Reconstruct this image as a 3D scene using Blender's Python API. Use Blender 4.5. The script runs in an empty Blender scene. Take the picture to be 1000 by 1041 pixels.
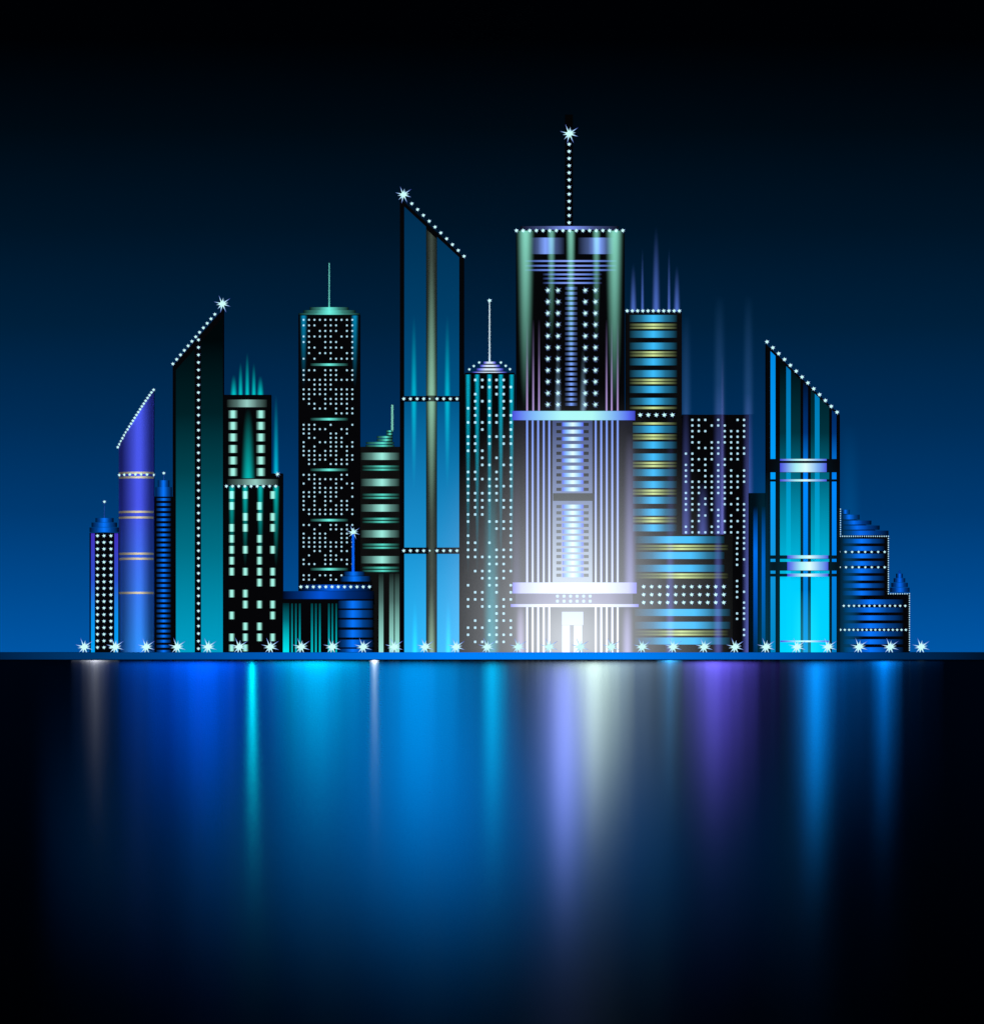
import bpy, bmesh, math, random
from mathutils import Vector
random.seed(7)
S = bpy.context.scene
C = S.collection
D = 10000.0          # metres from the viewpoint to the waterfront
M0 = 0.5            # metres of facade per unit of the elevation drawing
G = 3.75            # level of the quay above the water
BASE = 663.0        # ground line in the elevation drawing (y counts down)

# ------------------------------------------------------------------ materials
def lin(c):
    return tuple(((v / 255) / 12.92 if v / 255 <= 0.04045 else ((v / 255 + 0.055) / 1.055) ** 2.4) for v in c)
_m = {}
def newmat(name):
    m = bpy.data.materials.new(name); m.use_nodes = True
    m.node_tree.nodes.clear()
    o = m.node_tree.nodes.new('ShaderNodeOutputMaterial')
    return m, m.node_tree.nodes, m.node_tree.links, o
def paint(c, rough=0.6, k=1.0):
    """matt paint or enamelled panel of one colour, with a little wear"""
    key = ('p', c, rough, k)
    if key in _m: return _m[key]
    m, n, l, o = newmat('panel paint')
    b = n.new('ShaderNodeBsdfDiffuse'); r = n.new('ShaderNodeTexNoise'); t = n.new('ShaderNodeTexCoord')
    r.inputs['Scale'].default_value = 0.35; r.inputs['Detail'].default_value = 4
    mx = n.new('ShaderNodeMix'); mx.data_type = 'RGBA'
    a = [v * k for v in lin(c)]
    mx.inputs['A'].default_value = (*[v * 0.9 for v in a], 1); mx.inputs['B'].default_value = (*[min(v * 1.08, 1) for v in a], 1)
    l.new(t.outputs['Object'], r.inputs['Vector']); l.new(r.outputs['Fac'], mx.inputs['Factor'])
    l.new(mx.outputs['Result'], b.inputs['Color']); l.new(b.outputs[0], o.inputs['Surface'])
    _m[key] = m; return m
def lit(c, k=1.0):
    """something that gives off light evenly"""
    key = ('e', c, k)
    if key in _m: return _m[key]
    m, n, l, o = newmat('even glow')
    e = n.new('ShaderNodeEmission'); e.inputs['Color'].default_value = (*lin(c), 1); e.inputs['Strength'].default_value = k
    l.new(e.outputs[0], o.inputs['Surface']); m.cycles.emission_sampling = 'NONE'
    _m[key] = m; return m
def glow_ramp(stops, axis='Z', k=1.0):
    """painted glow panel with a light gradient painted into its emission by height (Z) or width (X, 0..1)"""
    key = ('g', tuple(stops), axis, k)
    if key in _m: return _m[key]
    m, n, l, o = newmat('painted glow panel')
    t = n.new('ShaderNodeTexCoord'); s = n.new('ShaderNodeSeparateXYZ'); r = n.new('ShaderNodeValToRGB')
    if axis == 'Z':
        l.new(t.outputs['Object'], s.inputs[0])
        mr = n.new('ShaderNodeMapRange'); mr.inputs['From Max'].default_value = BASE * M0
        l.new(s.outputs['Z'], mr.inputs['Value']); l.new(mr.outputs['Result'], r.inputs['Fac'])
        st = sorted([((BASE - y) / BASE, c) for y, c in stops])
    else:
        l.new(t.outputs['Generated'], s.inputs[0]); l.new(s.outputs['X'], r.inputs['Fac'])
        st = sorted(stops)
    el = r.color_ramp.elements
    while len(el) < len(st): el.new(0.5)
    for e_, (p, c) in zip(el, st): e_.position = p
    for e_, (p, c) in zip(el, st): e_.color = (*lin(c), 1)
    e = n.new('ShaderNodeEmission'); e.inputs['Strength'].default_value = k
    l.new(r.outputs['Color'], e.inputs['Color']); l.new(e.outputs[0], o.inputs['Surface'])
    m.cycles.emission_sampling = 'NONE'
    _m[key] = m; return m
def beam_mat(c, rad, r, p=1.4):
    """shaft of lit air: emission falls off towards the rim and along the length"""
    key = ('b', c, round(rad, 3), round(r, 2), p)
    if key in _m: return _m[key]
    m, n, l, o = newmat('lit air')
    t = n.new('ShaderNodeTexCoord'); s = n.new('ShaderNodeSeparateXYZ'); l.new(t.outputs['Object'], s.inputs[0])
    def math_(op, a, b=None, cl=False):
        q = n.new('ShaderNodeMath'); q.operation = op; q.use_clamp = cl
        for i, v in enumerate((a, b)):
            if v is None: continue
            if isinstance(v, (int, float)): q.inputs[i].default_value = v
            else: l.new(v, q.inputs[i])
        return q.outputs[0]
    r2 = math_('ADD', math_('MULTIPLY', s.outputs['X'], s.outputs['X']), math_('MULTIPLY', s.outputs['Y'], s.outputs['Y']))
    r2 = math_('DIVIDE', r2, math_('POWER', math_('MAXIMUM', math_('SUBTRACT', 1.0, s.outputs['Z']), .02), .5 if p > 1 else .12))      # the shaft narrows along its length
    rim = math_('POWER', math_('SUBTRACT', 1.0, r2, True), 2.5)
    z = math_('POWER', math_('SUBTRACT', 1.0, s.outputs['Z'], True), p)
    k = math_('MULTIPLY', math_('MULTIPLY', rim, z), rad / (.98 * r))
    e = n.new('ShaderNodeEmission'); e.inputs['Color'].default_value = (*lin(c), 1); l.new(k, e.inputs['Strength'])
    l.new(e.outputs[0], o.inputs['Volume']); m.cycles.emission_sampling = 'NONE'
    _m[key] = m; return m
def star_mat(a=.3, b_=.58, c_=.95):
    m, n, l, o = newmat('star lamp glass')
    t = n.new('ShaderNodeTexCoord'); v = n.new('ShaderNodeVectorMath'); v.operation = 'LENGTH'
    l.new(t.outputs['Object'], v.inputs[0]); r = n.new('ShaderNodeValToRGB'); l.new(v.outputs['Value'], r.inputs['Fac'])
    el = r.color_ramp.elements
    el[0].position = a; el[0].color = (*lin((205, 255, 250)), 1)
    el[1].position = c_; el[1].color = (*lin((62, 60, 200)), 1)
    q = el.new(b_); q.color = (*lin((150, 190, 250)), 1)
    e = n.new('ShaderNodeEmission'); e.inputs['Strength'].default_value = 1.02
    l.new(r.outputs['Color'], e.inputs['Color']); l.new(e.outputs[0], o.inputs['Surface'])
    m.cycles.emission_sampling = 'NONE'
    return m
BLACK = paint((5, 5, 7))
STAR = star_mat(); STAR_SMALL = star_mat(.46, .68, 1.0)

# ------------------------------------------------------------------ meshes
def link(name, me, mat=None, parent=None):
    o = bpy.data.objects.new(name, me); C.objects.link(o)
    if mat is not None and not me.materials: me.materials.append(mat)
    if parent is not None: o.parent = parent
    return o
def mesh_from(vs, fs, name='mesh'):
    me = bpy.data.meshes.new(name); me.from_pydata(vs, [], fs)
    bm = bmesh.new(); bm.from_mesh(me); bmesh.ops.recalc_face_normals(bm, faces=bm.faces); bm.to_mesh(me); bm.free()
    return me
def star_mesh(spikes, core, seg=5, mat=None):
    """a lamp: faceted core with thin tapering spikes of unequal length around it and to the front"""
    bm = bmesh.new(); bmesh.ops.create_icosphere(bm, subdivisions=2, radius=core)
    for ang, L, w, tilt in spikes:
        d = Vector((math.cos(ang) * math.cos(tilt), -math.sin(tilt), math.sin(ang) * math.cos(tilt)))
        u = d.cross(Vector((0, 1, 0.01))).normalized(); v = d.cross(u).normalized()
        ring = [bm.verts.new(d * core * 0.5 + (u * math.cos(a) + v * math.sin(a)) * w) for a in [i * 2 * math.pi / seg for i in range(seg)]]
        tip = bm.verts.new(d * L)
        for i in range(seg): bm.faces.new((ring[i], ring[(i + 1) % seg], tip))
    me = bpy.data.meshes.new('star'); bm.to_mesh(me); bm.free(); me.materials.append(mat or STAR); return me
R = math.radians
BIG = star_mesh([(R(35), 1.0, .08, 0), (R(112), .92, .08, 0), (R(80), .62, .09, 0), (R(165), .85, .08, 0), (R(190), .6, .09, 0),
                 (R(228), .7, .09, 0), (R(258), .9, .09, 0), (R(295), .95, .08, 0), (R(342), .85, .09, 0), (R(10), .6, .09, 0), (R(60), .7, .1, .9), (R(240), .7, .1, .9)], 0.25)
SMALL = star_mesh([(R(30), 1.0, .2, 0), (R(100), .85, .2, 0), (R(165), .95, .2, 0), (R(225), .8, .2, 0), (R(285), .95, .2, 0), (R(345), .85, .2, 0)], 0.46, 4, STAR_SMALL)
def pane_mesh():
    bm = bmesh.new(); bmesh.ops.create_cube(bm, size=1)
    for v in bm.verts: v.co = Vector((v.co.x, v.co.y * 0.4, v.co.z))
    bmesh.ops.bevel(bm, geom=list(bm.edges), offset=0.22, segments=2, affect='EDGES', profile=0.5)
    me = bpy.data.meshes.new('pane'); bm.to_mesh(me); bm.free(); me.materials.append(lit((178, 222, 240), 1.0)); return me
PANE = pane_mesh()
def cyl_mesh(r0, r1, h, seg=10):
    vs = []; fs = []
    for i in range(seg):
        a = 2 * math.pi * i / seg
        vs += [(r0 * math.cos(a), r0 * math.sin(a), 0), (r1 * math.cos(a), r1 * math.sin(a), h)]
    for i in range(seg):
        j = (i + 1) % seg; fs.append((2 * i, 2 * j, 2 * j + 1, 2 * i + 1))
    fs.append(tuple(2 * i for i in range(seg))[::-1]); fs.append(tuple(2 * i + 1 for i in range(seg)))
    return mesh_from(vs, fs)
UNIT = cyl_mesh(1.0, 1.0, 1.0, 24)      # shaft of light, scaled per beam

def sub(child, part):
    child.parent = part; child.location = child.location - part.location
class Building:
    def __init__(s, name, label, xc, dy=0.0, cat='tower', group=None):
        s.k = M0 * (D + dy) / D; s.xc = xc; s.dy = dy
        r = bpy.data.objects.new(name, None); C.objects.link(r)
        r.location = ((xc - 500) * s.k, dy, G); r['label'] = label; r['category'] = cat
        if group: r['group'] = group
        s.r = r; s.nw = 0; s.rest = []
    def P(s, x, y, f=0.0): return ((x - s.xc) * s.k, -f, (BASE - y) * s.k)
    def poly(s, name, pts, mat, f=0.0, t=30.0, parent=None):
        """outline in elevation (x, y), front face f metres proud, t metres deep"""
        n = len(pts); vs = [s.P(x, y, f) for x, y in pts] + [s.P(x, y, f - t) for x, y in pts]
        fs = [tuple(range(n)), tuple(range(n, 2 * n))[::-1]] + [(i, (i + 1) % n, n + (i + 1) % n, n + i) for i in range(n)]
        return link(name, mesh_from(vs, fs), mat, parent or s.r)
    def box(s, name, x0, y0, x1, y1, mat, f=0.0, t=30.0, parent=None):
        return s.poly(name, [(x0, y1), (x1, y1), (x1, y0), (x0, y0)], mat, f, t, parent)
    def bow(s, name, x0, y0, x1, y1, mat, edge=0.2, peak=0.5, f=0.3, t=1.5, top=None, n=18, flat=0.0, parent=None, edge_r=None):
        """panel bowed in plan: its slope grows towards both sides so that frontal light fades there"""
        if edge_r is None: edge_r = edge
        xs = [x0 + (x1 - x0) * i / n for i in range(n + 1)]; dep = [0.0]
        for i in range(n):
            tt = (i + 0.5) / n
            if tt < peak: q = min(1, tt / max(peak - flat, 1e-3)); g = edge + (1 - edge) * q; sg = 1
            else: q = min(1, (1 - tt) / max(1 - peak - flat, 1e-3)); g = edge_r + (1 - edge_r) * q; sg = -1
            g = min(max(g ** 1.7, 0.12), 0.9999)
            dep.append(dep[-1] + sg * math.sqrt(1 / g / g - 1) * (x1 - x0) / n * s.k)
        lo = min(dep); vs = []; fs = []
        for i, x in enumerate(xs):
            yt = top(x) if top else y0
            fr = f + dep[i] - lo
            vs += [s.P(x, y1, fr), s.P(x, yt, fr), s.P(x, y1, f - t), s.P(x, yt, f - t)]
        for i in range(n):
            a, b = 4 * i, 4 * i + 4
            fs += [(a, b, b + 1, a + 1), (a + 2, a + 3, b + 3, b + 2), (a + 1, b + 1, b + 3, a + 3), (a, a + 2, b + 2, b)]
        fs += [(0, 1, 3, 2), (4 * n, 4 * n + 2, 4 * n + 3, 4 * n + 1)]
        s.front = f + max(dep) - lo
        s.prof = lambda x: f + dep[max(0, min(n, int((x - x0) / (x1 - x0) * n + .5)))] - lo
        return link(name, mesh_from(vs, fs), mat, parent or s.r)
    def lens(s, name, x0, y0, x1, y1, c, edge=0.15, peak=0.5, f=0.3, t=1.0, flat=0.0, k=1.0, parent=None, edge_r=None):
        """glowing panel with side shading painted into its emission, dimmer towards its ends; slightly bowed"""
        if edge_r is None: edge_r = edge
        st = []
        for q in (0, .5, 1):
            if q < 1: st.append(((peak - flat) * q, q, edge))
            st.append((1 - (1 - peak - flat) * q, q, edge_r)) if q < 1 else st.append((peak - flat if flat else peak, 1, edge))
        if flat: st.append((peak + flat, 1, edge))
        cs = [(round(p, 3), tuple(int(v * (e + (1 - e) * q)) for v in c)) for p, q, e in st]
        w_ = x1 - x0; d = w_ * s.k * 0.04; n = 8; vs = []; fs = []
        for i in range(n + 1):
            x = x0 + w_ * i / n; fr = f + d * (1 - (2 * i / n - 1) ** 2)
            vs += [s.P(x, y1, fr), s.P(x, y0, fr), s.P(x, y1, f - t), s.P(x, y0, f - t)]
        for i in range(n):
            a, b = 4 * i, 4 * i + 4
            fs += [(a, b, b + 1, a + 1), (a + 2, a + 3, b + 3, b + 2), (a + 1, b + 1, b + 3, a + 3), (a, a + 2, b + 2, b)]
        fs += [(0, 1, 3, 2), (4 * n, 4 * n + 2, 4 * n + 3, 4 * n + 1)]
        s.front = f + d
        return link(name, mesh_from(vs, fs), glow_ramp(sorted(cs), 'X', k), parent or s.r)
    def tier(s, name, x0, y0, x1, y1, mat, seg=28, yc=10.0, parent=None):
        """round step of a crown: a drum turned about its own axis"""
        r = (x1 - x0) / 2 * s.k; me = cyl_mesh(r, r, (y1 - y0) * s.k, seg)
        bm = bmesh.new(); bm.from_mesh(me)
        bmesh.ops.bevel(bm, geom=[e for e in bm.edges if abs(e.verts[0].co.z - e.verts[1].co.z) < 1e-4], offset=min(0.35, r * .2), segments=2, affect='EDGES')
        bm.to_mesh(me); bm.free()
        o = link(name, me, mat, parent or s.r); p = s.P((x0 + x1) / 2, y1, -yc); o.location = p; return o
    def mast(s, x, y0, y1, mat, r=0.55, name='mast', yc=10.0, r1=None):
        o = link(name, cyl_mesh(r, r1 or r * 0.7, (y1 - y0) * s.k, 10), mat, s.r); o.location = s.P(x, y1, -yc); return o
    def star(s, x, y, R_, f=0.6, me=None, name='star_light'):
        o = link(name, me or BIG, None, s.r); o.location = s.P(x, y, f); o.scale = (R_ * s.k,) * 3; return o
    def bulb(s, x, y, R_=2.7, f=0.8, name='bulb'): return s.star(x, y, R_ * .96, f, SMALL, name)
    def bulbs(s, x0, y0, x1, y1, n, R_=2.7, f=0.8, on=None):
        for i in range(n):
            q = i / (n - 1) if n > 1 else 0
            o = s.bulb(x0 + (x1 - x0) * q, y0 + (y1 - y0) * q, R_, f)
            if on: o.parent = on
    def window(s, x, y, w=2.3, h=2.3, f=0.3):
        s.nw += 1
        if s.nw <= 100:
            o = link('window', PANE, None, s.r); o.location = s.P(x, y, f); o.scale = (w * s.k, 1.0, h * s.k)
        else: s.rest.append((x, y, w, h, f))
    def done(s):
        if not s.rest: return
        bm = bmesh.new()
        for x, y, w, h, f in s.rest:
            before = len(bm.verts); bm.from_mesh(PANE); bm.verts.ensure_lookup_table()
            p = Vector(s.P(x, y, f))
            for v in bm.verts[before:]: v.co = Vector((v.co.x * w * s.k, v.co.y, v.co.z * h * s.k)) + p
        me = bpy.data.meshes.new('panes'); bm.to_mesh(me); bm.free(); me.materials.append(PANE.materials[0])
        o = link('window', me, None, s.r); o['kind'] = 'stuff'
    def beam(s, x, y0, y1, w, c, rad, f=None, up=True, p=1.4, name='light_beam_or_glow'):
        """shaft of light; up: brightest at the bottom y1, else brightest at the top y0"""
        r = w / 2 * s.k; o = link(name, UNIT.copy(), beam_mat(c, rad, r, p), s.r)
        h = (y1 - y0) * s.k
        if f is None: f = r * 0.9 + 0.5
        if up: o.location = s.P(x, y1, f); o.scale = (r, r, h)
        else: o.location = s.P(x, y0, f); o.scale = (r, r, h); o.rotation_euler = (math.pi, 0, 0)
        return o

BLUE = (8, 118, 255); BL = paint(BLUE)
# 1 ---------------------------------------------------------------- small three-column tower, far left
b = Building('small_tower', 'small black tower with three bulb columns and stepped blue crown, at the skyline left end', 106)
b.box('wall', 91, 541.4, 120.6, 663, BLACK)
for x0, x1 in ((92.5, 96.3), (116.3, 120.2)):
    b.box('glow_strip', x0, 542, x1, 663, glow_ramp([(542, (66, 48, 190)), (590, (40, 80, 205)), (625, (10, 140, 235)), (663, (0, 165, 250))]), f=0.4, t=1)
for x0, y0, x1, y1 in ((91, 536, 120.4, 540.6), (93, 531, 118.4, 535.4), (97, 526.4, 115, 530.5)): b.lens('crown_step', x0, y0, x1, y1, BLUE, edge=.08, f=-1, t=14)
sub(b.bulb(105.7, 509.7, 2.4, -10), b.mast(105.7, 511, 526.5, paint((30, 70, 140)), 0.3))
for i in range(18):
    for x in (99.1, 105.7, 112.7): b.bulb(x, 544.5 + 6.68 * i, 2.6)

# 2 ---------------------------------------------------------------- violet slanted tower
b = Building('slanted_tower', 'round violet-blue tower with a steeply slanted top and thin gold rings', 138.7, 10)
topf = lambda x: 454 + (x - 120.7) / 36 * (396.4 - 454)
def height_ramp():  # brighter azure towards the foot, set in the base colour
    m, n, l, o = newmat('blue height ramp')
    t = n.new('ShaderNodeTexCoord'); s_ = n.new('ShaderNodeSeparateXYZ'); mr = n.new('ShaderNodeMapRange'); r = n.new('ShaderNodeValToRGB')
    l.new(t.outputs['Object'], s_.inputs[0]); l.new(s_.outputs['Z'], mr.inputs['Value']); mr.inputs['From Max'].default_value = 120
    l.new(mr.outputs['Result'], r.inputs['Fac']); el = r.color_ramp.elements
    el[0].position = 0.04; el[0].color = (*lin((52, 142, 250)), 1); el[1].position = 0.62; el[1].color = (*lin((74, 88, 236)), 1)
    d = n.new('ShaderNodeBsdfDiffuse'); l.new(r.outputs['Color'], d.inputs['Color']); l.new(d.outputs[0], o.inputs['Surface']); return m
b.bow('wall', 120.7, 400, 156.7, 663, height_ramp(), edge=0.12, peak=0.6, f=0, t=12, top=topf, n=28, flat=0.05)
pr = b.prof
gold = paint((222, 212, 186))
for y in (481, 485.6, 520.6, 526.3, 563, 568.2, 602.8):
    b.bow('gold_ring', 120.8, y - 1.1, 156.6, y + 1.1, gold, edge=0.12, peak=0.6, f=1.0, t=3, n=28, flat=0.05)
for i in range(21): b.bulb(119.8 + 1.84 * i, 454.4 - 2.9 * i, 2.4, pr(119.8 + 1.84 * i) + 1)
for i in range(7): b.bulb(121.6 + 5.8 * i, 482.8, 2.5, pr(121.6 + 5.8 * i) + 2)

# 3 ---------------------------------------------------------------- thin ribbed tower
b = Building('ribbed_tower', 'thin dark tower with close blue ribs, between violet and teal slanted towers', 166.4, 30)
b.box('wall', 156.9, 504.6, 175.4, 663, BLACK, t=22)
for i in range(31): b.lens('rib', 158.8, 506.2 + 5.15 * i, 173.8, 508.9 + 5.15 * i, BLUE, edge=0.15, f=0.3, t=.8)
b.lens('cap', 158, 494.9, 174.3, 504.4, BLUE, edge=.15, f=-1, t=14); b.lens('cap', 160.4, 488, 171.8, 494.7, BLUE, edge=.15, f=-1, t=14)
sub(b.bulb(166.2, 480.6, 2.4, -8), b.mast(166.2, 482, 488, paint((30, 70, 140)), 0.3, yc=8))

# 4 ---------------------------------------------------------------- teal slanted tower
b = Building('slanted_tower', 'teal glass tower, slanted top with star at right corner, bulb line down its middle', 201.3, 22)
sl = lambda x: 371.5 + (x - 175.5) / 51.6 * (313.5 - 371.5)
b.poly('wall', [(175.5, 663), (227.1, 663), (227.1, sl(227.1)), (175.5, sl(175.5))], BLACK)
tg = glow_ramp([(345, (0, 6, 8)), (420, (0, 32, 38)), (480, (0, 66, 78)), (560, (0, 112, 135)), (663, (0, 160, 198))])
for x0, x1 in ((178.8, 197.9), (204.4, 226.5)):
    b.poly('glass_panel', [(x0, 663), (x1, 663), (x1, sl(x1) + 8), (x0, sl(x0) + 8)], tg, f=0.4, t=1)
for i in range(12):
    q = i / 12; b.bulb(175.7 + q * 46.5, 369.6 - q * 55, 2.6)
for i in range(42): b.bulb(201.7, 345.2 + 7.66 * i, 2.5)
b.star(225.9, 308.6, 10.5, 0.5)

# 5 ---------------------------------------------------------------- black tower with scattered windows
b = Building('setback_tower', 'black setback tower with scattered pale green windows and cyan beams above its roof', 257, 0)
b.box('upper_block', 227.3, 401, 275.5, 487, BLACK, f=-1, t=26); b.poly('lower_block', [(227.3, 663), (287.4, 663), (287.4, 481), (275.6, 481), (275.6, 486.5), (227.3, 486.5)], BLACK, t=30)
pg = paint((160, 240, 225)); pgd = paint((150, 205, 195))
b.lens('lit_band', 230.6, 406, 271.5, 413.6, (150, 205, 195), edge=0.12, f=-0.6)
for i in range(6):
    for x0 in (232, 260.3): b.lens('window', x0, 417 + 11.75 * i, x0 + 9.5, 424.8 + 11.75 * i, (165, 245, 230), edge=0.2, f=-0.6, t=1, flat=.12)
b.lens('lit_band', 231, 486.9, 283, 492.9, (150, 205, 195), edge=0.1, f=.4, peak=.55)
rows = ['1101', '1010', '0111', '1101', '1010', '1111', '1010', '1111', '0011', '1100', '0111', '1001', '0110', '1111', '1100']
for r_, row in enumerate(rows):
    for c_, ch in enumerate(row):
        x = (235.5, 249.3, 263.7, 277.1)[c_]; y = 503 + 11.14 * r_
        if ch == '1': b.lens('window', x - 3.1, y - 3.8, x + 3.1, min(y + 3.8, 662), (165, 245, 230), edge=0.25, f=.3, t=1, flat=.15)
b.bulbs(230.3, 494.2, 280.4, 494.2, 9, 2.6, 8)
CY = (0, 225, 220)
b.beam(252.3, 414, 486, 17, CY, 0.62, f=4, p=1.3)
for x in (235.7, 249.3, 264.7, 280.6): b.beam(x, 494, 578, 8.5, CY, 0.6, up=False, f=3)
for x, y, w in ((237.4, 380, 9), (244.3, 367, 6.5), (251.1, 357, 6.5), (257.8, 368, 6.5), (264.4, 381, 9)): b.beam(x, y, 401, w, CY, 0.75, f=-8, p=1.2)
b.beam(280.4, 400, 481, 8, (0, 200, 225), 0.75, f=-6, p=1.1); b.star(282, 481.8, 4, 0.5)

# 6 ---------------------------------------------------------------- tall dotted black tower
b = Building('office_tower', 'tall black tower dotted with tiny white windows, stepped teal crown and thin mast', 334.6, 42)
b.box('wall', 303.2, 319.6, 366, 663, BLACK)
tl = paint((110, 245, 228))
for x0, y0, x1, y1 in ((303.4, 317.9, 365.8, 320.6), (308.2, 314.9, 361.3, 317.4), (314.7, 311.9, 354.2, 314.4)): b.lens('crown_step', x0, y0, x1, y1, (110, 245, 228), edge=0.06, f=-2, t=12)
b.mast(334.5, 266.7, 312, paint((95, 185, 175)), 0.42, yc=6, r1=.36)
def cells(b, cols, ys, p, w=1.8):
    for y in ys:
        for x in cols:
            if random.random() < p: b.window(x, y, w, w)
cols = [308.6 + 5.5 * i for i in range(10)]
for y0, st, n_ in ((324.8, 5.65, 8), (376.1, 4.87, 10), (431.6, 4.43, 10), (482.5, 4.43, 10), (533.5, 4.42, 10), (584.7, 4.4, 2)):
    cells(b, cols, [y0 + st * i for i in range(n_)], 0.68)
for y in (370.4, 425.9, 477.4, 528.6, 578.5): b.lens('lit_band', 315.3, y - 1.2, 353.8, y + 1.2, (110, 245, 228), edge=0.1, f=.3, t=1)
for x in (308.6, 360.6): b.beam(x, 320.5, 396, 9, (0, 170, 225), 0.6, up=False)
b.done()

# 7 ---------------------------------------------------------------- low podium hall
b = Building('podium_hall', 'low wide hall with dark blue roof slab and upright teal light strips', 315, 6, 'building')
b.box('wall', 286.5, 608.8, 343.2, 663, BLACK)
b.lens('roof_slab', 286.6, 600.8, 380, 608.8, (4, 84, 215), edge=.08, peak=.42, f=.6, t=14)
b.lens('roof_band', 306, 594.2, 377, 600.4, (4, 92, 225), edge=.08, peak=.42, f=-.5, t=12)
b.bulbs(306, 596.5, 375.6, 596.5, 12, 2.7, 12)
ts = glow_ramp([(612, (0, 22, 26)), (630, (0, 105, 118)), (663, (0, 235, 245))])
ts2 = glow_ramp([(612, (0, 55, 60)), (630, (0, 110, 120)), (663, (0, 190, 200))])
b.box('glow_strip', 286.6, 613, 293.9, 663, ts, f=.4, t=1)
for x0, x1 in ((296, 297.7), (299.9, 301.6), (303.8, 305.6), (316, 318.2), (320.2, 322), (324.2, 326), (333.4, 335.2), (337, 338.7), (341, 342.6)): b.box('glow_strip', x0, 613.4, x1, 663, ts2, f=.4, t=1)

# 8 ---------------------------------------------------------------- round blue building
b = Building('round_building', 'squat blue building of stacked drums with star on blue mast, beside the low hall', 361.2, 4, 'building')
b.box('core', 345, 609.2, 378, 663, BLACK, f=-3, t=20)
for i, y in enumerate((610.6, 620.1, 629.9, 640.2, 650.2)): b.lens('drum', 343.4, y, 379.4, y + 7.7, BLUE, edge=.07, peak=.42, f=-2, t=3)  # roundness of the drums painted into their glow, dark at both ends
b.lens('drum', 343.4, 659.5, 379.4, 662.8, BLUE, edge=.07, peak=.42, f=-2, t=3)
b.lens('roof_step', 345.8, 585.6, 376.5, 590.8, BLUE, edge=.08, peak=.45, f=-1, t=14); b.lens('roof_step', 349.5, 581, 370.5, 585.1, BLUE, edge=.08, peak=.45, f=-1, t=14)
b.box('core', 344, 591.2, 378, 594, BLACK, f=-3, t=14)
sub(b.star(358.8, 541, 8.5, -6), b.mast(358.8, 541, 581, paint((10, 100, 240)), .75, yc=6, r1=.7))

# 9 ---------------------------------------------------------------- banded pale green building
b = Building('banded_tower', 'black tower with broad pale green bands above three pale pillars, off-centre stepped top', 388, 48)
b.box('wall', 366.2, 453.9, 407.5, 663, paint((14, 14, 14)), t=24)
pale = paint((150, 225, 212)); tl2 = paint((90, 225, 205))
for x0, y0, x1, y1 in ((371.6, 452, 400.8, 454), (371.8, 449, 400.4, 451), (383, 446, 399, 448), (383, 443, 399, 445), (392.4, 440, 399, 441.9), (392.4, 437.2, 399, 439)):
    b.lens('crown_step', x0, y0, x1, y1, (90, 225, 205), edge=.1, peak=.6, f=-3, t=9); 
b.box('crown_core', 393, 437, 399, 454, BLACK, f=-5, t=6)
b.mast(398.6, 411, 438, paint((120, 200, 180)), .65, yc=6, r1=.6)
for y in (460, 486.6, 512.6, 538.9, 565.2): b.lens('lit_band', 366.8, y, 406, y + 7.3, (160, 240, 226), edge=.14, peak=.55, f=.3)
for y in (473, 501.7, 526.2, 552.5, 576):
    b.lens('lit_rail', 368, y, 406, y + 2, (90, 225, 205), edge=.12, peak=.55, f=.3); b.lens('lit_rail', 368, y + 3.2, 406, y + 5.2, (90, 225, 205), edge=.12, peak=.55, f=.3)
pil = glow_ramp([(583, (22, 32, 30)), (610, (75, 110, 105)), (663, (160, 235, 222))])  # pillars brighten downwards by glow painted into emission
for x0, x1 in ((385, 389.7), (395.7, 400.2), (401.3, 405.9)): b.box('pillar', x0, 583, x1, 663, pil, f=.6, t=1)

# 10 --------------------------------------------------------------- tall blue glass tower
b = Building('glass_tower', 'tall blue glass tower with slanted top, star at left tip and dark middle pillar', 439, 25)
sg = lambda x: 201.5 + (x - 407) / 64.8 * (261.5 - 201.5)
b.poly('frame', [(406.4, 663), (471.8, 663), (471.8, sg(471.8)), (406.4, sg(406.4))], BLACK)
gg = glow_ramp([(205, (0, 44, 78)), (320, (0, 62, 104)), (400, (0, 82, 132)), (480, (14, 122, 180)), (560, (28, 148, 212)), (663, (44, 188, 255))])
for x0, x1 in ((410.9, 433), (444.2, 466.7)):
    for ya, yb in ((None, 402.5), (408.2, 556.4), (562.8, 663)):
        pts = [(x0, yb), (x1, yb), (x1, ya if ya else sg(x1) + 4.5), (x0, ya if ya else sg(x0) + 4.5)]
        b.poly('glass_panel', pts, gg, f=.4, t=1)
b.bow('pillar', 433.1, 232, 444.1, 663, paint((66, 76, 68)), edge=.3, f=.3, t=1, n=12, top=lambda x: sg(x) + 7)
for y, h in ((405.3, 2.8), (559.7, 3.2)):
    rl = b.box('light_rail', 407, y - h, 467, y + h, BLACK, f=5, t=4.8); b.bulbs(410.4, y, 464.4, y, 9, 2.7, 6, rl)
for i in range(10): b.bulb(418.5 + 5.9 * i, 206.6 + 5.95 * i, 2.7)
b.star(410, 197.5, 10.2, .5)
b.beam(438.6, 255, 402, 13, (170, 240, 205), 0.6, f=8, p=1.3); b.beam(438.6, 408, 540, 13, (170, 240, 205), 0.6, up=False, f=8, p=1.4)
b.beam(438.6, 590, 663, 11, (190, 240, 205), 0.5, f=8, p=1.3)
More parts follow.
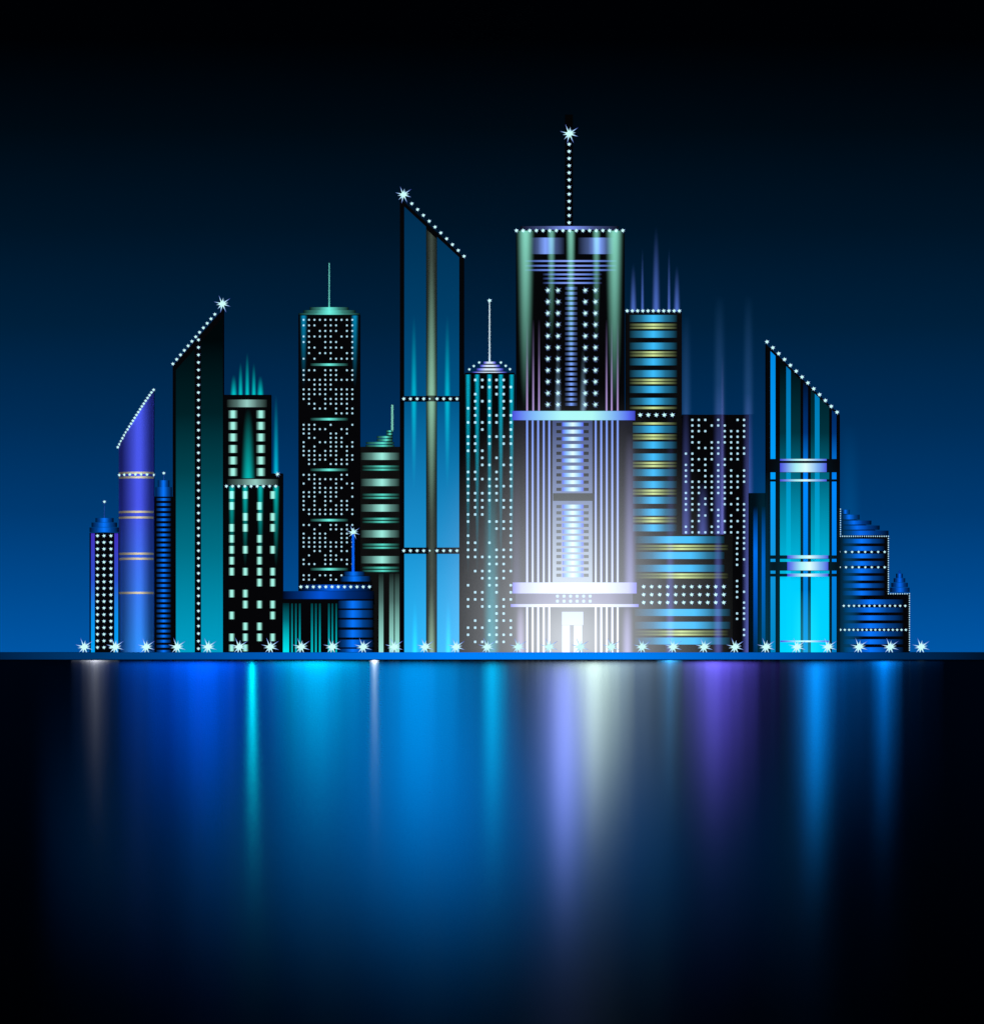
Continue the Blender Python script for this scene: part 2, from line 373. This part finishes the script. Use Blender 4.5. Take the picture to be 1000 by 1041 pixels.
for x in (420.7, 454.6):
    b.beam(x, 318, 402, 8.5, (0, 215, 225), 0.55, f=3, p=1.2); b.beam(x, 408, 500, 8.5, (0, 215, 225), 0.55, up=False, f=3, p=1.2); b.beam(x + 1, 605, 663, 9, (0, 225, 255), 0.5, f=3)

# 11 --------------------------------------------------------------- dotted tower with cyan washes
b = Building('domed_tower', 'dark dotted tower with cyan washes, small stepped dome and needle mast', 497.8, 20)
b.box('wall', 471.9, 380.2, 524, 663, BLACK, t=28)
lv = paint((205, 215, 255))
for x0, y0, x1, y1 in ((479.5, 377.4, 515.6, 380.2), (483.9, 373.9, 512, 376.5), (487.5, 370.4, 508.4, 372.9), (491, 367.1, 504.3, 369.6)):
    b.box('dome_step', x0, y0 + .15, x1, y1 - .55, glow_ramp([(0, (20, 20, 60)), (.1, (95, 100, 230)), (.35, (215, 232, 255)), (.65, (215, 232, 255)), (.9, (95, 100, 230)), (1, (20, 20, 60))], 'X'), f=-3, t=12)
b.tier('dome_core', 492, 367.5, 503.5, 380, BLACK, yc=16)
b.box('cornice', 472.3, 378.6, 523, 380.1, BLACK, f=-.2, t=20)
sub(b.bulb(497.5, 304.9, 3.2, -10), b.mast(497.5, 305, 367.5, paint((190, 215, 225)), .5, yc=10, r1=.4))
for x, y in ((487, 368), (481.5, 371.6), (476.9, 375), (509, 368), (513.9, 371.4), (518.2, 374.8)): b.bulb(x, y, 2.2, -8)
cells(b, [475.7 + 7.23 * i for i in range(7)], [386 + 7.2 * i for i in range(38)], .62, 2.5)
for x in (475.7, 485, 497.5, 509, 520): b.beam(x, 380.5, 590, 7, (0, 185, 215), 0.85, up=False, p=1.1, f=2.2)
b.beam(499.5, 470, 663, 22, (50, 200, 220), 0.5, f=4, p=1.0)
b.done()

# 12 --------------------------------------------------------------- central white tower
b = Building('central_tower', 'tallest central tower, white at its foot, with bright belts and star on black mast', 580, 0, 'skyscraper')
b.box('upper_block', 524.4, 233, 634.8, 419, BLACK, t=40); b.box('lower_block', 522, 419, 643, 663, paint((22, 22, 30)), t=44)
mm = b.box('mast', 574.4, 115, 582.4, 229.5, paint((3, 3, 4)), f=-18, t=4); b.bulbs(578.5, 145.3, 578.5, 225.2, 12, 2.9, -17, mm)
sub(b.star(578.6, 134.6, 11.5, -16), mm)
LAV = (125, 150, 245); lav = paint(LAV)
b.lens('roof_cap', 529, 229.2, 629, 233.2, LAV, edge=.04, f=-8, t=20)
b.bulbs(524.8, 234, 632.9, 234, 17, 3.0, 1)
b.lens('lit_band', 538.8, 241.2, 574, 257.9, (130, 165, 255), edge=.08, edge_r=.05, peak=.44, f=.2, t=1)
b.lens('lit_band', 587, 241.2, 624.3, 257.9, (130, 165, 255), edge=.05, edge_r=.08, peak=.58, f=.2, t=1)
for y in (265, 269.8, 274.2): b.box('light_rail', 533, y - .9, 627, y + .9, glow_ramp([(0, (20, 25, 50)), (.2, (100, 130, 215)), (.5, (140, 165, 250)), (.8, (100, 130, 215)), (1, (20, 25, 50))], 'X'), f=.5, t=.8)
for y in (278.6, 282.8, 287.3): b.box('light_rail', 551.3, y - .9, 611.8, y + .9, glow_ramp([(0, (10, 12, 25)), (.25, (100, 130, 215)), (.5, (140, 165, 250)), (.75, (100, 130, 215)), (1, (10, 12, 25))], 'X'), f=.5, t=.8)
for i in range(24): b.lens('rung', 574, 291.3 + 5.13 * i, 587, 294.2 + 5.13 * i, (125, 165, 255), edge=.15, f=.3, t=.8)
for x in (556.7, 567, 594.7, 605):
    for i in range(11): b.star(x, 294.8 + 11.62 * i, 4.6, 1)
GR = (150, 240, 215)
for x, w, y1, k in ((534, 21, 418, .78), (624.3, 21, 418, .78), (560.3, 11, 350, .5), (580, 12, 380, .62), (606, 11, 350, .5)): b.beam(x, 234.5, y1, w, GR, k, up=False, p=1.15, f=w * .25 + 3)
lavl = glow_ramp([(325, (10, 8, 14)), (360, (75, 65, 95)), (417, (170, 145, 205))])
for x in (535.7, 541.9, 547.8, 616.4, 621.6, 627.7): b.box('glow_strip', x - .9, 325, x + .9, 417.4, lavl, f=.4, t=.8)
for x in (567, 592.6): b.beam(x, 350, 417.5, 9, (150, 190, 220), .45, f=3)
bst = [(0, (70, 78, 215)), (.05, (95, 115, 240)), (.18, (130, 190, 250)), (.4, (175, 250, 250)), (.65, (175, 250, 245)), (.85, (120, 170, 245)), (.95, (85, 105, 240)), (1, (60, 66, 190))]
b.box('belt', 520.6, 417.6, 645.4, 426.9, glow_ramp(bst, 'X'), f=4, t=8)
bst2 = [(0, (120, 120, 220)), (.07, (190, 195, 250)), (.3, (225, 240, 255)), (.5, (245, 255, 255)), (.7, (225, 240, 255)), (.93, (190, 195, 250)), (1, (120, 120, 220))]
b.box('belt', 521, 592, 647, 603.2, glow_ramp(bst2, 'X'), f=4, t=8); b.box('belt', 519, 614, 649, 617, glow_ramp(bst2, 'X'), f=4, t=8)
sl_ = glow_ramp([(427, (118, 150, 240)), (520, (165, 185, 250)), (600, (205, 215, 255)), (663, (235, 240, 255))])
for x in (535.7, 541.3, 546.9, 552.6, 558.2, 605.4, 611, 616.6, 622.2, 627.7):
    for ya, yb in ((427, 591.9), (617.1, 663)): b.box('glow_strip', x - 1, ya, x + 1, yb, sl_, f=.6, t=.8)
b.box('window_column', 561.5, 427, 602, 591.8, glow_ramp([(427, (66, 80, 128)), (500, (112, 128, 170)), (591, (170, 184, 200))]), f=.3, t=1)
wc = glow_ramp([(0, (80, 95, 245)), (.22, (140, 195, 255)), (.5, (225, 255, 255)), (.78, (140, 195, 255)), (1, (80, 95, 245))], 'X')
dk = paint((26, 28, 32)); dk2 = paint((62, 68, 70))
rws = [431.2 + 7.34 * i for i in range(10)] + [514.8 + 6.35 * i for i in range(12)]
for i, y in enumerate(rws):
    b.box('window', 571.4, y - 2, 592.8, y + 2, wc, f=.8, t=.7)
    for xa, xb in ((565.4, 570.4), (593.2, 598.2)): b.box('vent', xa, y - 1.6, xb, y + 1.6, dk if i < 10 else dk2, f=.7, t=.6)
b.box('dark_band', 562, 501.2, 602.2, 509, paint((40, 46, 46)), f=1, t=1.2)
for x in range(6):
    for y in (605.9, 611): b.window(566.5 + 6.65 * x, y, 2.8, 2.8, .6)
b.box('frieze_glow', 524, 603.4, 643, 613.8, glow_ramp([(0, (70, 70, 95)), (.2, (110, 108, 140)), (.8, (120, 118, 150)), (1, (80, 80, 105))], 'X'), f=.3, t=.3)  # lavender-grey glow between the belts, painted into emission
b.box('porch_lintel', 571, 621.8, 592.7, 635.3, lit((165, 180, 212)), f=3, t=3)  # porch parts glow by emission colour instead of being lit
for xa, xb in ((571.2, 579), (583.2, 591.6)): b.box('porch_column', xa, 635.6, xb, 663, lit((178, 192, 220)), f=2.5, t=2.5)
b.beam(525, 430, 592, 16, (90, 90, 130), .35, f=5); b.beam(640, 440, 592, 18, (165, 165, 225), .55, f=6, p=.9)
b.beam(529, 617, 663, 14, (200, 190, 235), .6, f=6, p=.4); b.beam(637.5, 617, 663, 16, (190, 185, 240), .6, f=6, p=.4)
b.done()

def glow(x, y, rx, ry, rz, c, rad, f):  # added emissive ellipsoid imitating the spread of light at the tower foot
    k = M0; o = link('halo', BALL.copy(), glow_mat(c, rad, rz), None)
    o.location = ((x - 500) * k, -f, G + (BASE - y) * k); o.scale = (rx * k, rz, ry * k)
    o['label'] = 'added emissive halo round the foot of the central tower'; o['category'] = 'halo'; o['kind'] = 'stuff'
def glow_mat(c, rad, rz):
    m, n, l, o = newmat('luminous haze')
    t = n.new('ShaderNodeTexCoord'); v = n.new('ShaderNodeVectorMath'); v.operation = 'LENGTH'; l.new(t.outputs['Object'], v.inputs[0])
    a = n.new('ShaderNodeMath'); a.operation = 'SUBTRACT'; a.use_clamp = True; a.inputs[0].default_value = 1; l.new(v.outputs['Value'], a.inputs[1])
    p = n.new('ShaderNodeMath'); p.operation = 'POWER'; p.inputs[1].default_value = 1.8; l.new(a.outputs[0], p.inputs[0])
    q = n.new('ShaderNodeMath'); q.operation = 'MULTIPLY'; q.inputs[1].default_value = rad / (rz * .72); l.new(p.outputs[0], q.inputs[0])
    e = n.new('ShaderNodeEmission'); e.inputs['Color'].default_value = (*lin(c), 1); l.new(q.outputs[0], e.inputs['Strength']); l.new(e.outputs[0], o.inputs['Volume'])
    m.cycles.emission_sampling = 'NONE'; return m
bm = bmesh.new(); bmesh.ops.create_icosphere(bm, subdivisions=4, radius=1)
BALL = bpy.data.meshes.new('ball'); bm.to_mesh(BALL); bm.free()
glow(582, 655, 175, 275, 13, (206, 212, 220), .72, 14)
glow(580, 650, 75, 70, 11, (240, 248, 255), .25, 14)

# 13 --------------------------------------------------------------- blue and yellow banded tower
AZ = paint((60, 192, 255)); YG = paint((205, 230, 150))
b = Building('banded_tower', 'tall black tower with azure and yellow-green bands, violet beams above its roof', 664.4, 46)
b.box('wall', 635.9, 317.2, 692.9, 663, paint((10, 10, 12)), t=34)
def blue(y0, x0=639.7, x1=688, h=7): b.lens('lit_band', x0, y0, x1, y0 + h, (62, 192, 255), edge=.16, f=.3, t=1)
def green(y0, x0=639.7, x1=688):
    for q in (0, 3.1): b.lens('lit_rail', x0, y0 + q, x1, y0 + q + 2.2, (212, 236, 160), edge=.12, f=.3, t=1)
for i in range(4):
    y = 319.9 + 28.1 * i
    blue(y)
    if i < 3: green(y + 8.8); blue(y + 16.1)
b.lens('lit_rail', 639.7, 413.2, 688, 415.6, (212, 236, 160), edge=.12, f=.3, t=1); b.lens('lit_rail', 639.7, 429.2, 688, 431.4, (212, 236, 160), edge=.12, f=.3, t=1)
for i in range(4):
    y = 432.7 + 28.1 * i
    blue(y)
    if i < 4: green(y + 8.6)
    blue(y + 16)
b.bulbs(637.3, 315.7, 690.3, 315.7, 11, 2.9, 1); b.bulbs(650.4, 421.9, 683, 421.9, 5, 3.4, 14)
for x, y, w in ((643.7, 266, 9), (653, 250, 4.5), (666.9, 228, 11), (680, 250, 4.5), (688, 268, 9)): b.beam(x, y, 316, w, (95, 130, 235), .62, f=-8, p=1.25)
b.beam(681, 400, 545, 14, (75, 85, 150), .3, f=16)

# 14 --------------------------------------------------------------- wide lower block
b = Building('banded_block', 'wide low block with azure bands and three rows of star bulbs', 694, 10, 'building')
b.box('wall', 643.2, 543, 744.5, 663, paint((15, 16, 16)), t=30)
for y in (545, 561, 574, 619, 632, 648): b.lens('lit_band', 645, y, 736 if y < 600 else 742, y + 7.1, (62, 192, 255), edge=.2, f=.3, t=1, flat=.12)
for y in (553.9, 582.8, 640.9):
    for q in (0, 3): b.lens('lit_rail', 645, y + q, 740, y + q + 2.1, (212, 236, 160), edge=.12, f=.3, t=1)
for y in (596.3, 604.4, 612.4): b.bulbs(654, y, 735.4, y, 11, 3.1, 3)
for x in (680.5, 729): b.beam(x, 543, 663, 13, (110, 120, 225), .38, f=30, p=.25)

# 15 --------------------------------------------------------------- dotted block behind
b = Building('office_block', 'flat-topped black block dotted with white windows and washed with violet beams', 727, 84, 'building')
b.box('wall', 693.2, 421.3, 761, 663, BLACK, t=30)
VI = (105, 118, 215)
cells(b, [697 + 6.57 * i for i in range(10)], [426.6 + 5.72 * i for i in range(22)], .68, 2.2)
cells(b, [742, 749, 756.1], [552 + 5.5 * i for i in range(20)], .55, 2.2)
for x, y0, y1, w, k, c, p in ((697, 320, 421, 16, .2, (70, 120, 185), .8), (731, 300, 421, 18, .2, (70, 120, 185), .8), (760.3, 300, 421, 16, .2, (70, 120, 185), .8),
    (697, 400, 545, 15, .5, VI, 1.1), (731, 390, 545, 17, .5, VI, 1.0), (734, 360, 545, 5, .45, (130, 130, 225), 1.0), (760.3, 400, 663, 15, .6, VI, .7), (714, 490, 545, 16, .5, VI, 1.0)): b.beam(x, y0, y1, w, c, k, f=5, p=p)
b.done()

# 16 --------------------------------------------------------------- narrow dark block
b = Building('narrow_block', 'narrow dark block with two upright blue strips, left of the cyan slanted tower', 770, 60, 'building')
b.box('wall', 761, 501, 779.5, 663, paint((2, 14, 22)), t=24)
b.box('glow_strip', 765.6, 515, 769.8, 663, glow_ramp([(515, (0, 16, 32)), (560, (0, 110, 235)), (600, (0, 85, 190)), (663, (0, 40, 80))]), f=.4, t=.8)
b.box('glow_strip', 774, 515, 778, 663, glow_ramp([(515, (0, 20, 40)), (570, (0, 95, 200)), (610, (0, 85, 170)), (663, (0, 60, 100))]), f=.4, t=.8)

# 17 --------------------------------------------------------------- cyan slanted tower
b = Building('slanted_tower', 'cyan tower with bulb-edged slanted top, upright blue bars and white belts', 816, 10)
sr = lambda x: 349.5 + (x - 778.6) / 75 * (421.5 - 349.5)
b.poly('wall', [(778.6, 663), (853.6, 663), (853.6, sr(853.6)), (778.6, sr(778.6))], BLACK, t=32)
tp = glow_ramp([(370, (0, 10, 14)), (440, (0, 50, 62)), (490, (0, 104, 128)), (560, (0, 168, 205)), (583, (0, 178, 215)), (590, (0, 204, 250)), (663, (0, 210, 255))])
ls = glow_ramp([(370, (0, 112, 178)), (490, (0, 148, 200)), (560, (0, 180, 215)), (590, (0, 205, 250)), (663, (0, 214, 255))])
bb = glow_ramp([(345, (0, 135, 225)), (480, (0, 160, 255)), (560, (16, 150, 225)), (663, (0, 130, 190))])
bb2 = glow_ramp([(380, (0, 6, 16)), (440, (0, 52, 120)), (490, (0, 135, 255)), (560, (0, 128, 235)), (663, (0, 120, 190))])
segs = [(None, 466.5), (470.4, 479), (489.2, 564.5), (568, 571), (580, 583), (586, 663)]
for x0, x1, m_, fo in ((783, 788, bb, .5), (792.6, 813.4, tp, .5), (799, 803.6, ls, .8), (816.3, 821, bb2, .5), (824, 842.6, tp, .5), (828, 832.8, ls, .8), (845.4, 850, bb2, .5)):
    for ya, yb in ((None, 466.3), (480, 487), (489.4, 564.4), (568, 571), (580, 583), (586, 663)):
        if ya is None: pts = [(x0, yb), (x1, yb), (x1, sr(x1) + 3), (x0, sr(x0) + 3)]; b.poly('light_bar' if x1 - x0 < 10 else 'glass_panel', pts, m_, f=fo, t=.8 if fo > .6 else .5)
        else: b.box('light_bar' if x1 - x0 < 10 else 'glass_panel', x0, ya, x1, yb, m_, f=fo, t=.8 if fo > .6 else .5)
wb = glow_ramp([(0, (70, 75, 215)), (.12, (110, 135, 235)), (.35, (170, 240, 245)), (.55, (220, 255, 250)), (.8, (130, 180, 240)), (1, (75, 85, 220))], 'X')
for x0, y0, x1, y1 in ((792.6, 466.3, 840, 468.2), (792.6, 470.6, 840, 479.7), (792.6, 487.1, 840, 489.2), (800, 564.4, 841.6, 567.7), (800, 571, 841.6, 579.7), (800, 583, 841.6, 586), (793, 651, 842, 652.7)):
    b.box('belt', x0, y0, x1, y1, wb, f=2.5, t=2.4)
b.bulbs(779.4, 347.2, 850.6, 418.8, 13, 3.1, 1)
b.beam(863, 430, 663, 34, (0, 105, 165), .32, f=-2, p=.8); b.beam(776, 480, 663, 26, (0, 110, 150), .2, f=6, p=.6)
b.beam(816, 440, 663, 104, (0, 110, 145), .3, f=12, p=.8); b.beam(818, 600, 663, 40, (60, 215, 255), .25, f=8, p=.6)  # wide emissive volumes laid over the facade to imitate its glow

# 18 --------------------------------------------------------------- stepped blue block
b = Building('stepped_building', 'low stepped blue-banded building outlined in fine dots, at the skyline right end', 889, 26, 'building')
b.box('wall', 854.2, 544.6, 903, 663, BLACK, t=28); b.box('wing', 903.1, 603.6, 924.4, 663, BLACK, t=28)
for x0, y0, x1, y1 in ((855.6, 539.2, 903, 544), (855.6, 534, 894, 538.2), (855.6, 529, 885.6, 533), (855.6, 523.1, 873.6, 527.8), (856, 518, 863.6, 522.2)):
    b.lens('roof_step', x0, y0, x1, y1, (6, 104, 240), edge=.08, peak=.4, f=-1, t=14)
b.poly('roof_core', [(856, 544.6), (900, 544.6), (856, 520)], BLACK, f=-3, t=10)
for i in range(8): b.lens('blue_band', 856, 547.6 + 7.55 * i, 899, 552.2 + 7.55 * i, BLUE, edge=.1, peak=.45, f=.2, t=1)
for i in range(7): b.lens('blue_band', 857, 609.3 + 8.1 * i, 918, 614.3 + 8.1 * i, BLUE, edge=.1, peak=.45, f=.2, t=1)
for x0, y0, x1, y1 in ((905, 597.2, 924.4, 601.8), (906.2, 592.3, 922.6, 596.6), (908.6, 587.6, 920, 591.8), (911, 583, 917.6, 587.2)): b.lens('turret_step', x0, y0, x1, y1, (6, 104, 240), edge=.08, f=-1, t=12)
b.mast(914.4, 579.5, 583.2, paint((10, 60, 150)), .5, yc=8)
b.bulbs(852.4, 561, 898.6, 561, 8, 2.0, 10); b.bulbs(852.8, 576.6, 898.6, 576.6, 8, 2.0, 10)
b.bulbs(857, 615.8, 919.4, 615.8, 13, 2.0, 13); b.bulbs(853.6, 640.2, 920, 640.2, 16, 2.0, 13)
def line(x0, y0, x1, y1):
    L = math.hypot(x1 - x0, y1 - y0); n_ = max(2, int(L / 2.2))
    for i in range(n_):
        q = i / n_; b.window(x0 + (x1 - x0) * q, y0 + (y1 - y0) * q, 1.15, 1.15, .6)
line(854, 517.4, 854, 545); line(854, 545, 902.8, 545); line(902.8, 545, 902.8, 603.5); line(902.8, 603.5, 924.2, 603.5); line(924.2, 603.5, 924.2, 663)
for o in [o for o in b.r.children if o.name.startswith('window')]: o.name = 'outline_light'
b.done()

# ------------------------------------------------------------------ star lamps on the quay
wh = ["leftmost, beyond the left end of the skyline", 'before the corner of the small three-column tower', 'at the foot of the violet slanted tower', 'before the left edge of the teal slanted tower',
 'before the right glass panel of the teal slanted tower', 'before the left windows of the black setback tower', 'before the right windows of the black setback tower', 'before the left strips of the low hall',
 'before the right strips of the low hall', 'before the right edge of the round blue building', 'before the pale pillars of the green-banded tower', 'before the middle pillar of the blue glass tower',
 'before the right edge of the blue glass tower', 'before the middle of the domed dark tower', 'before the left edge of the central tower', 'left of the white porch of the central tower',
 'at the right column of the white porch', 'before the right strips of the central tower', 'before the left end of the wide banded block', "left of two before the wide banded block",
 "right of two before the wide banded block", 'before the dotted office block', 'before the narrow dark block', 'before the left panel of the cyan slanted tower',
 'before the right panel of the cyan slanted tower', 'before the left half of the stepped building', 'before the right end of the stepped building', "rightmost, beyond the right end of the skyline"]
steel = paint((40, 52, 66))
for i in range(28):
    x = 85.5 + 31.5 * i; L = Building('star_lamp', 'white star lamp on quay, ' + wh[i], x, -26, 'lamp', 'star lamps along the quay')
    L.r.location.z = G
    m_ = L.mast(x, 658, 663, steel, .16, 'post', yc=0); L.star(x, 657.6, 11.3, 0, name='star')

# ------------------------------------------------------------------ ground, quay, water
def slab(name, x0, x1, y0, y1, z0, z1, mat, kind='structure'):
    vs = [(x, y, z) for z in (z0, z1) for x, y in ((x0, y0), (x1, y0), (x1, y1), (x0, y1))]
    o = link(name, mesh_from(vs, [(0, 1, 2, 3), (4, 5, 6, 7), (0, 1, 5, 4), (1, 2, 6, 5), (2, 3, 7, 6), (3, 0, 4, 7)]), mat)
    if kind: o['kind'] = kind
    return o
slab('ground', -30000, 30000, -27.7, 60000, -1, G, paint((14, 18, 26)))
slab('quay_wall', -3000, 3000, -28, -27.72, -1, G - 0.01, paint((2, 20, 44)))
quay_face = slab('glow_strip', -260, 260, -28.6, -28.02, .15, G - .08, glow_ramp([(0, (0, 26, 56)), (.12, (0, 56, 112)), (.3, (0, 92, 190)), (.45, (0, 128, 250)), (.62, (0, 132, 255)), (.75, (0, 92, 190)), (.9, (0, 40, 84)), (1, (0, 8, 16))], 'X'), None)  # lit quay face: its blue light gradient is painted into emission
quay_face['label'] = 'long blue quay glow painted on along the quay edge between skyline and water'; quay_face['category'] = 'quay glow'

WR = 0.125
m, n, l, o = newmat('calm night water')
add = None
tv = n.new('ShaderNodeCombineXYZ'); tv.inputs['Y'].default_value = 1
for al, k in ((.0024, .015), (.006, .0022)):      # long low swell: three widths of glitter
    gl = n.new('ShaderNodeBsdfAnisotropic'); gl.distribution = 'BECKMANN'
    gl.inputs['Color'].default_value = (k * .95, k, k * 1.05, 1); gl.inputs['Roughness'].default_value = math.sqrt(al / .3); gl.inputs['Anisotropy'].default_value = .7; l.new(tv.outputs[0], gl.inputs['Tangent'])
    if add is None: add = gl
    else:
        q = n.new('ShaderNodeAddShader'); l.new(add.outputs[0], q.inputs[0]); l.new(gl.outputs[0], q.inputs[1]); add = q
l.new(add.outputs[0], o.inputs['Surface'])
wv = mesh_from([(-6000, -10400, 0), (6000, -10400, 0), (6000, -28.4, 0), (-6000, -28.4, 0)], [(0, 1, 2, 3)])
w = link('water', wv, m); w['kind'] = 'structure'

# unseen coloured area lights added in mid-air to streak the water
def add_streak(x, wpx, c, rad, z=25.0, h=20.0):
    """one added light of four nested ellipses without a fixture, brightest in its middle"""
    for i, q in enumerate((1.9, 1.25, .75, .35)):
        d = bpy.data.lights.new('streak_helper', 'AREA'); d.shape = 'ELLIPSE'; d.size = wpx * M0 * q; d.size_y = h
        d.energy = rad * .3 * math.pi * math.pi / 4 * d.size * d.size_y; d.color = lin(c)
        o = bpy.data.objects.new('streak_helper', d); C.objects.link(o)
        o.location = ((x - 500) * M0, -29.2 - .05 * i, z); o.rotation_euler = (math.radians(-90), 0, 0)
FL = 112.0
for x, wp, c, k, z, h in (
    (98, 15, (225, 225, 235), .8, 7, 7), (98, 26, (150, 155, 180), .5, 6, 6), (381, 5, (235, 245, 255), 2.4, 7, 7),
    (207, 90, (0, 92, 255), 1.1, 25, 20), (150, 80, (0, 60, 140), .5, 25, 20), (257, 7, (0, 245, 255), 2.4, 30, 24),
    (322, 70, (0, 195, 255), 1.2, 20, 16), (320, 130, (0, 130, 235), .6, 25, 20), (425, 110, (0, 155, 240), .75, 34, 28), (500, 26, (0, 200, 255), .9, 35, 24),
    (440, 260, (0, 98, 176), .55, 75, 50), (440, 420, (0, 66, 122), .55, 95, 60),
    (573, 44, (140, 150, 250), .8, 62, 60), (603, 44, (215, 240, 225), 1.05, 30, 24), (618, 120, (125, 150, 175), .85, 25, 20),
    (680, 14, (60, 180, 255), 1.1, 8, 8), (724, 50, (115, 100, 250), 1.1, 22, 18), (750, 110, (50, 45, 120), .5, 25, 20),
    (828, 22, (0, 150, 255), 1.05, 35, 26), (830, 80, (0, 100, 190), .7, 25, 20), (897, 20, (0, 135, 250), 1.3, 18, 14), (895, 66, (0, 60, 120), .6, 15, 12)):
    add_streak(x, wp, c, FL * k, z, h)

# ------------------------------------------------------------------ light: added front lamp, sky
sd = bpy.data.lights.new('front_fill', 'SUN'); sd.energy = 3.14; sd.angle = math.radians(.5); sd.color = (1, 1, 1)  # frontal lamp added so that bowed surfaces fade at their sides
so = bpy.data.objects.new('front_fill', sd); C.objects.link(so); so.rotation_euler = (math.radians(86), 0, 0)
W = bpy.data.worlds.new('World'); S.world = W; W.use_nodes = True
n = W.node_tree.nodes; l = W.node_tree.links; n.clear()
o = n.new('ShaderNodeOutputWorld'); bg = n.new('ShaderNodeBackground'); t = n.new('ShaderNodeTexCoord'); s_ = n.new('ShaderNodeSeparateXYZ')
mr = n.new('ShaderNodeMapRange'); mr.inputs['From Max'].default_value = .035; r = n.new('ShaderNodeValToRGB')
l.new(t.outputs['Generated'], s_.inputs[0]); l.new(s_.outputs['Z'], mr.inputs['Value']); l.new(mr.outputs['Result'], r.inputs['Fac']); l.new(r.outputs['Color'], bg.inputs['Color']); l.new(bg.outputs[0], o.inputs['Surface'])
st = [(663, (0, 86, 166)), (600, (0, 74, 144)), (520, (0, 58, 114)), (430, (0, 45, 88)), (330, (0, 32, 60)), (230, (0, 20, 38)), (130, (0, 9, 18)), (40, (0, 1, 3))]
el = r.color_ramp.elements
while len(el) < len(st): el.new(.5)
st = sorted([((663 - y) / 20000 / .035, c) for y, c in st])
for e_, (p, c) in zip(el, st): e_.position = p
for e_, (p, c) in zip(el, st): e_.color = (*lin(c), 1)

# ------------------------------------------------------------------ camera
cd = bpy.data.cameras.new('camera'); cam = bpy.data.objects.new('camera', cd); C.objects.link(cam)
cam.location = (0, -D, G + .1); cam.rotation_euler = (math.radians(90), 0, 0)
cd.sensor_fit = 'HORIZONTAL'; cd.sensor_width = 36; cd.lens = 720; cd.shift_y = .1425; cd.clip_start = 1; cd.clip_end = 200000
S.camera = cam
S.view_settings.view_transform = 'Standard'; S.view_settings.look = 'None'; S.view_settings.exposure = 0; S.view_settings.gamma = 1
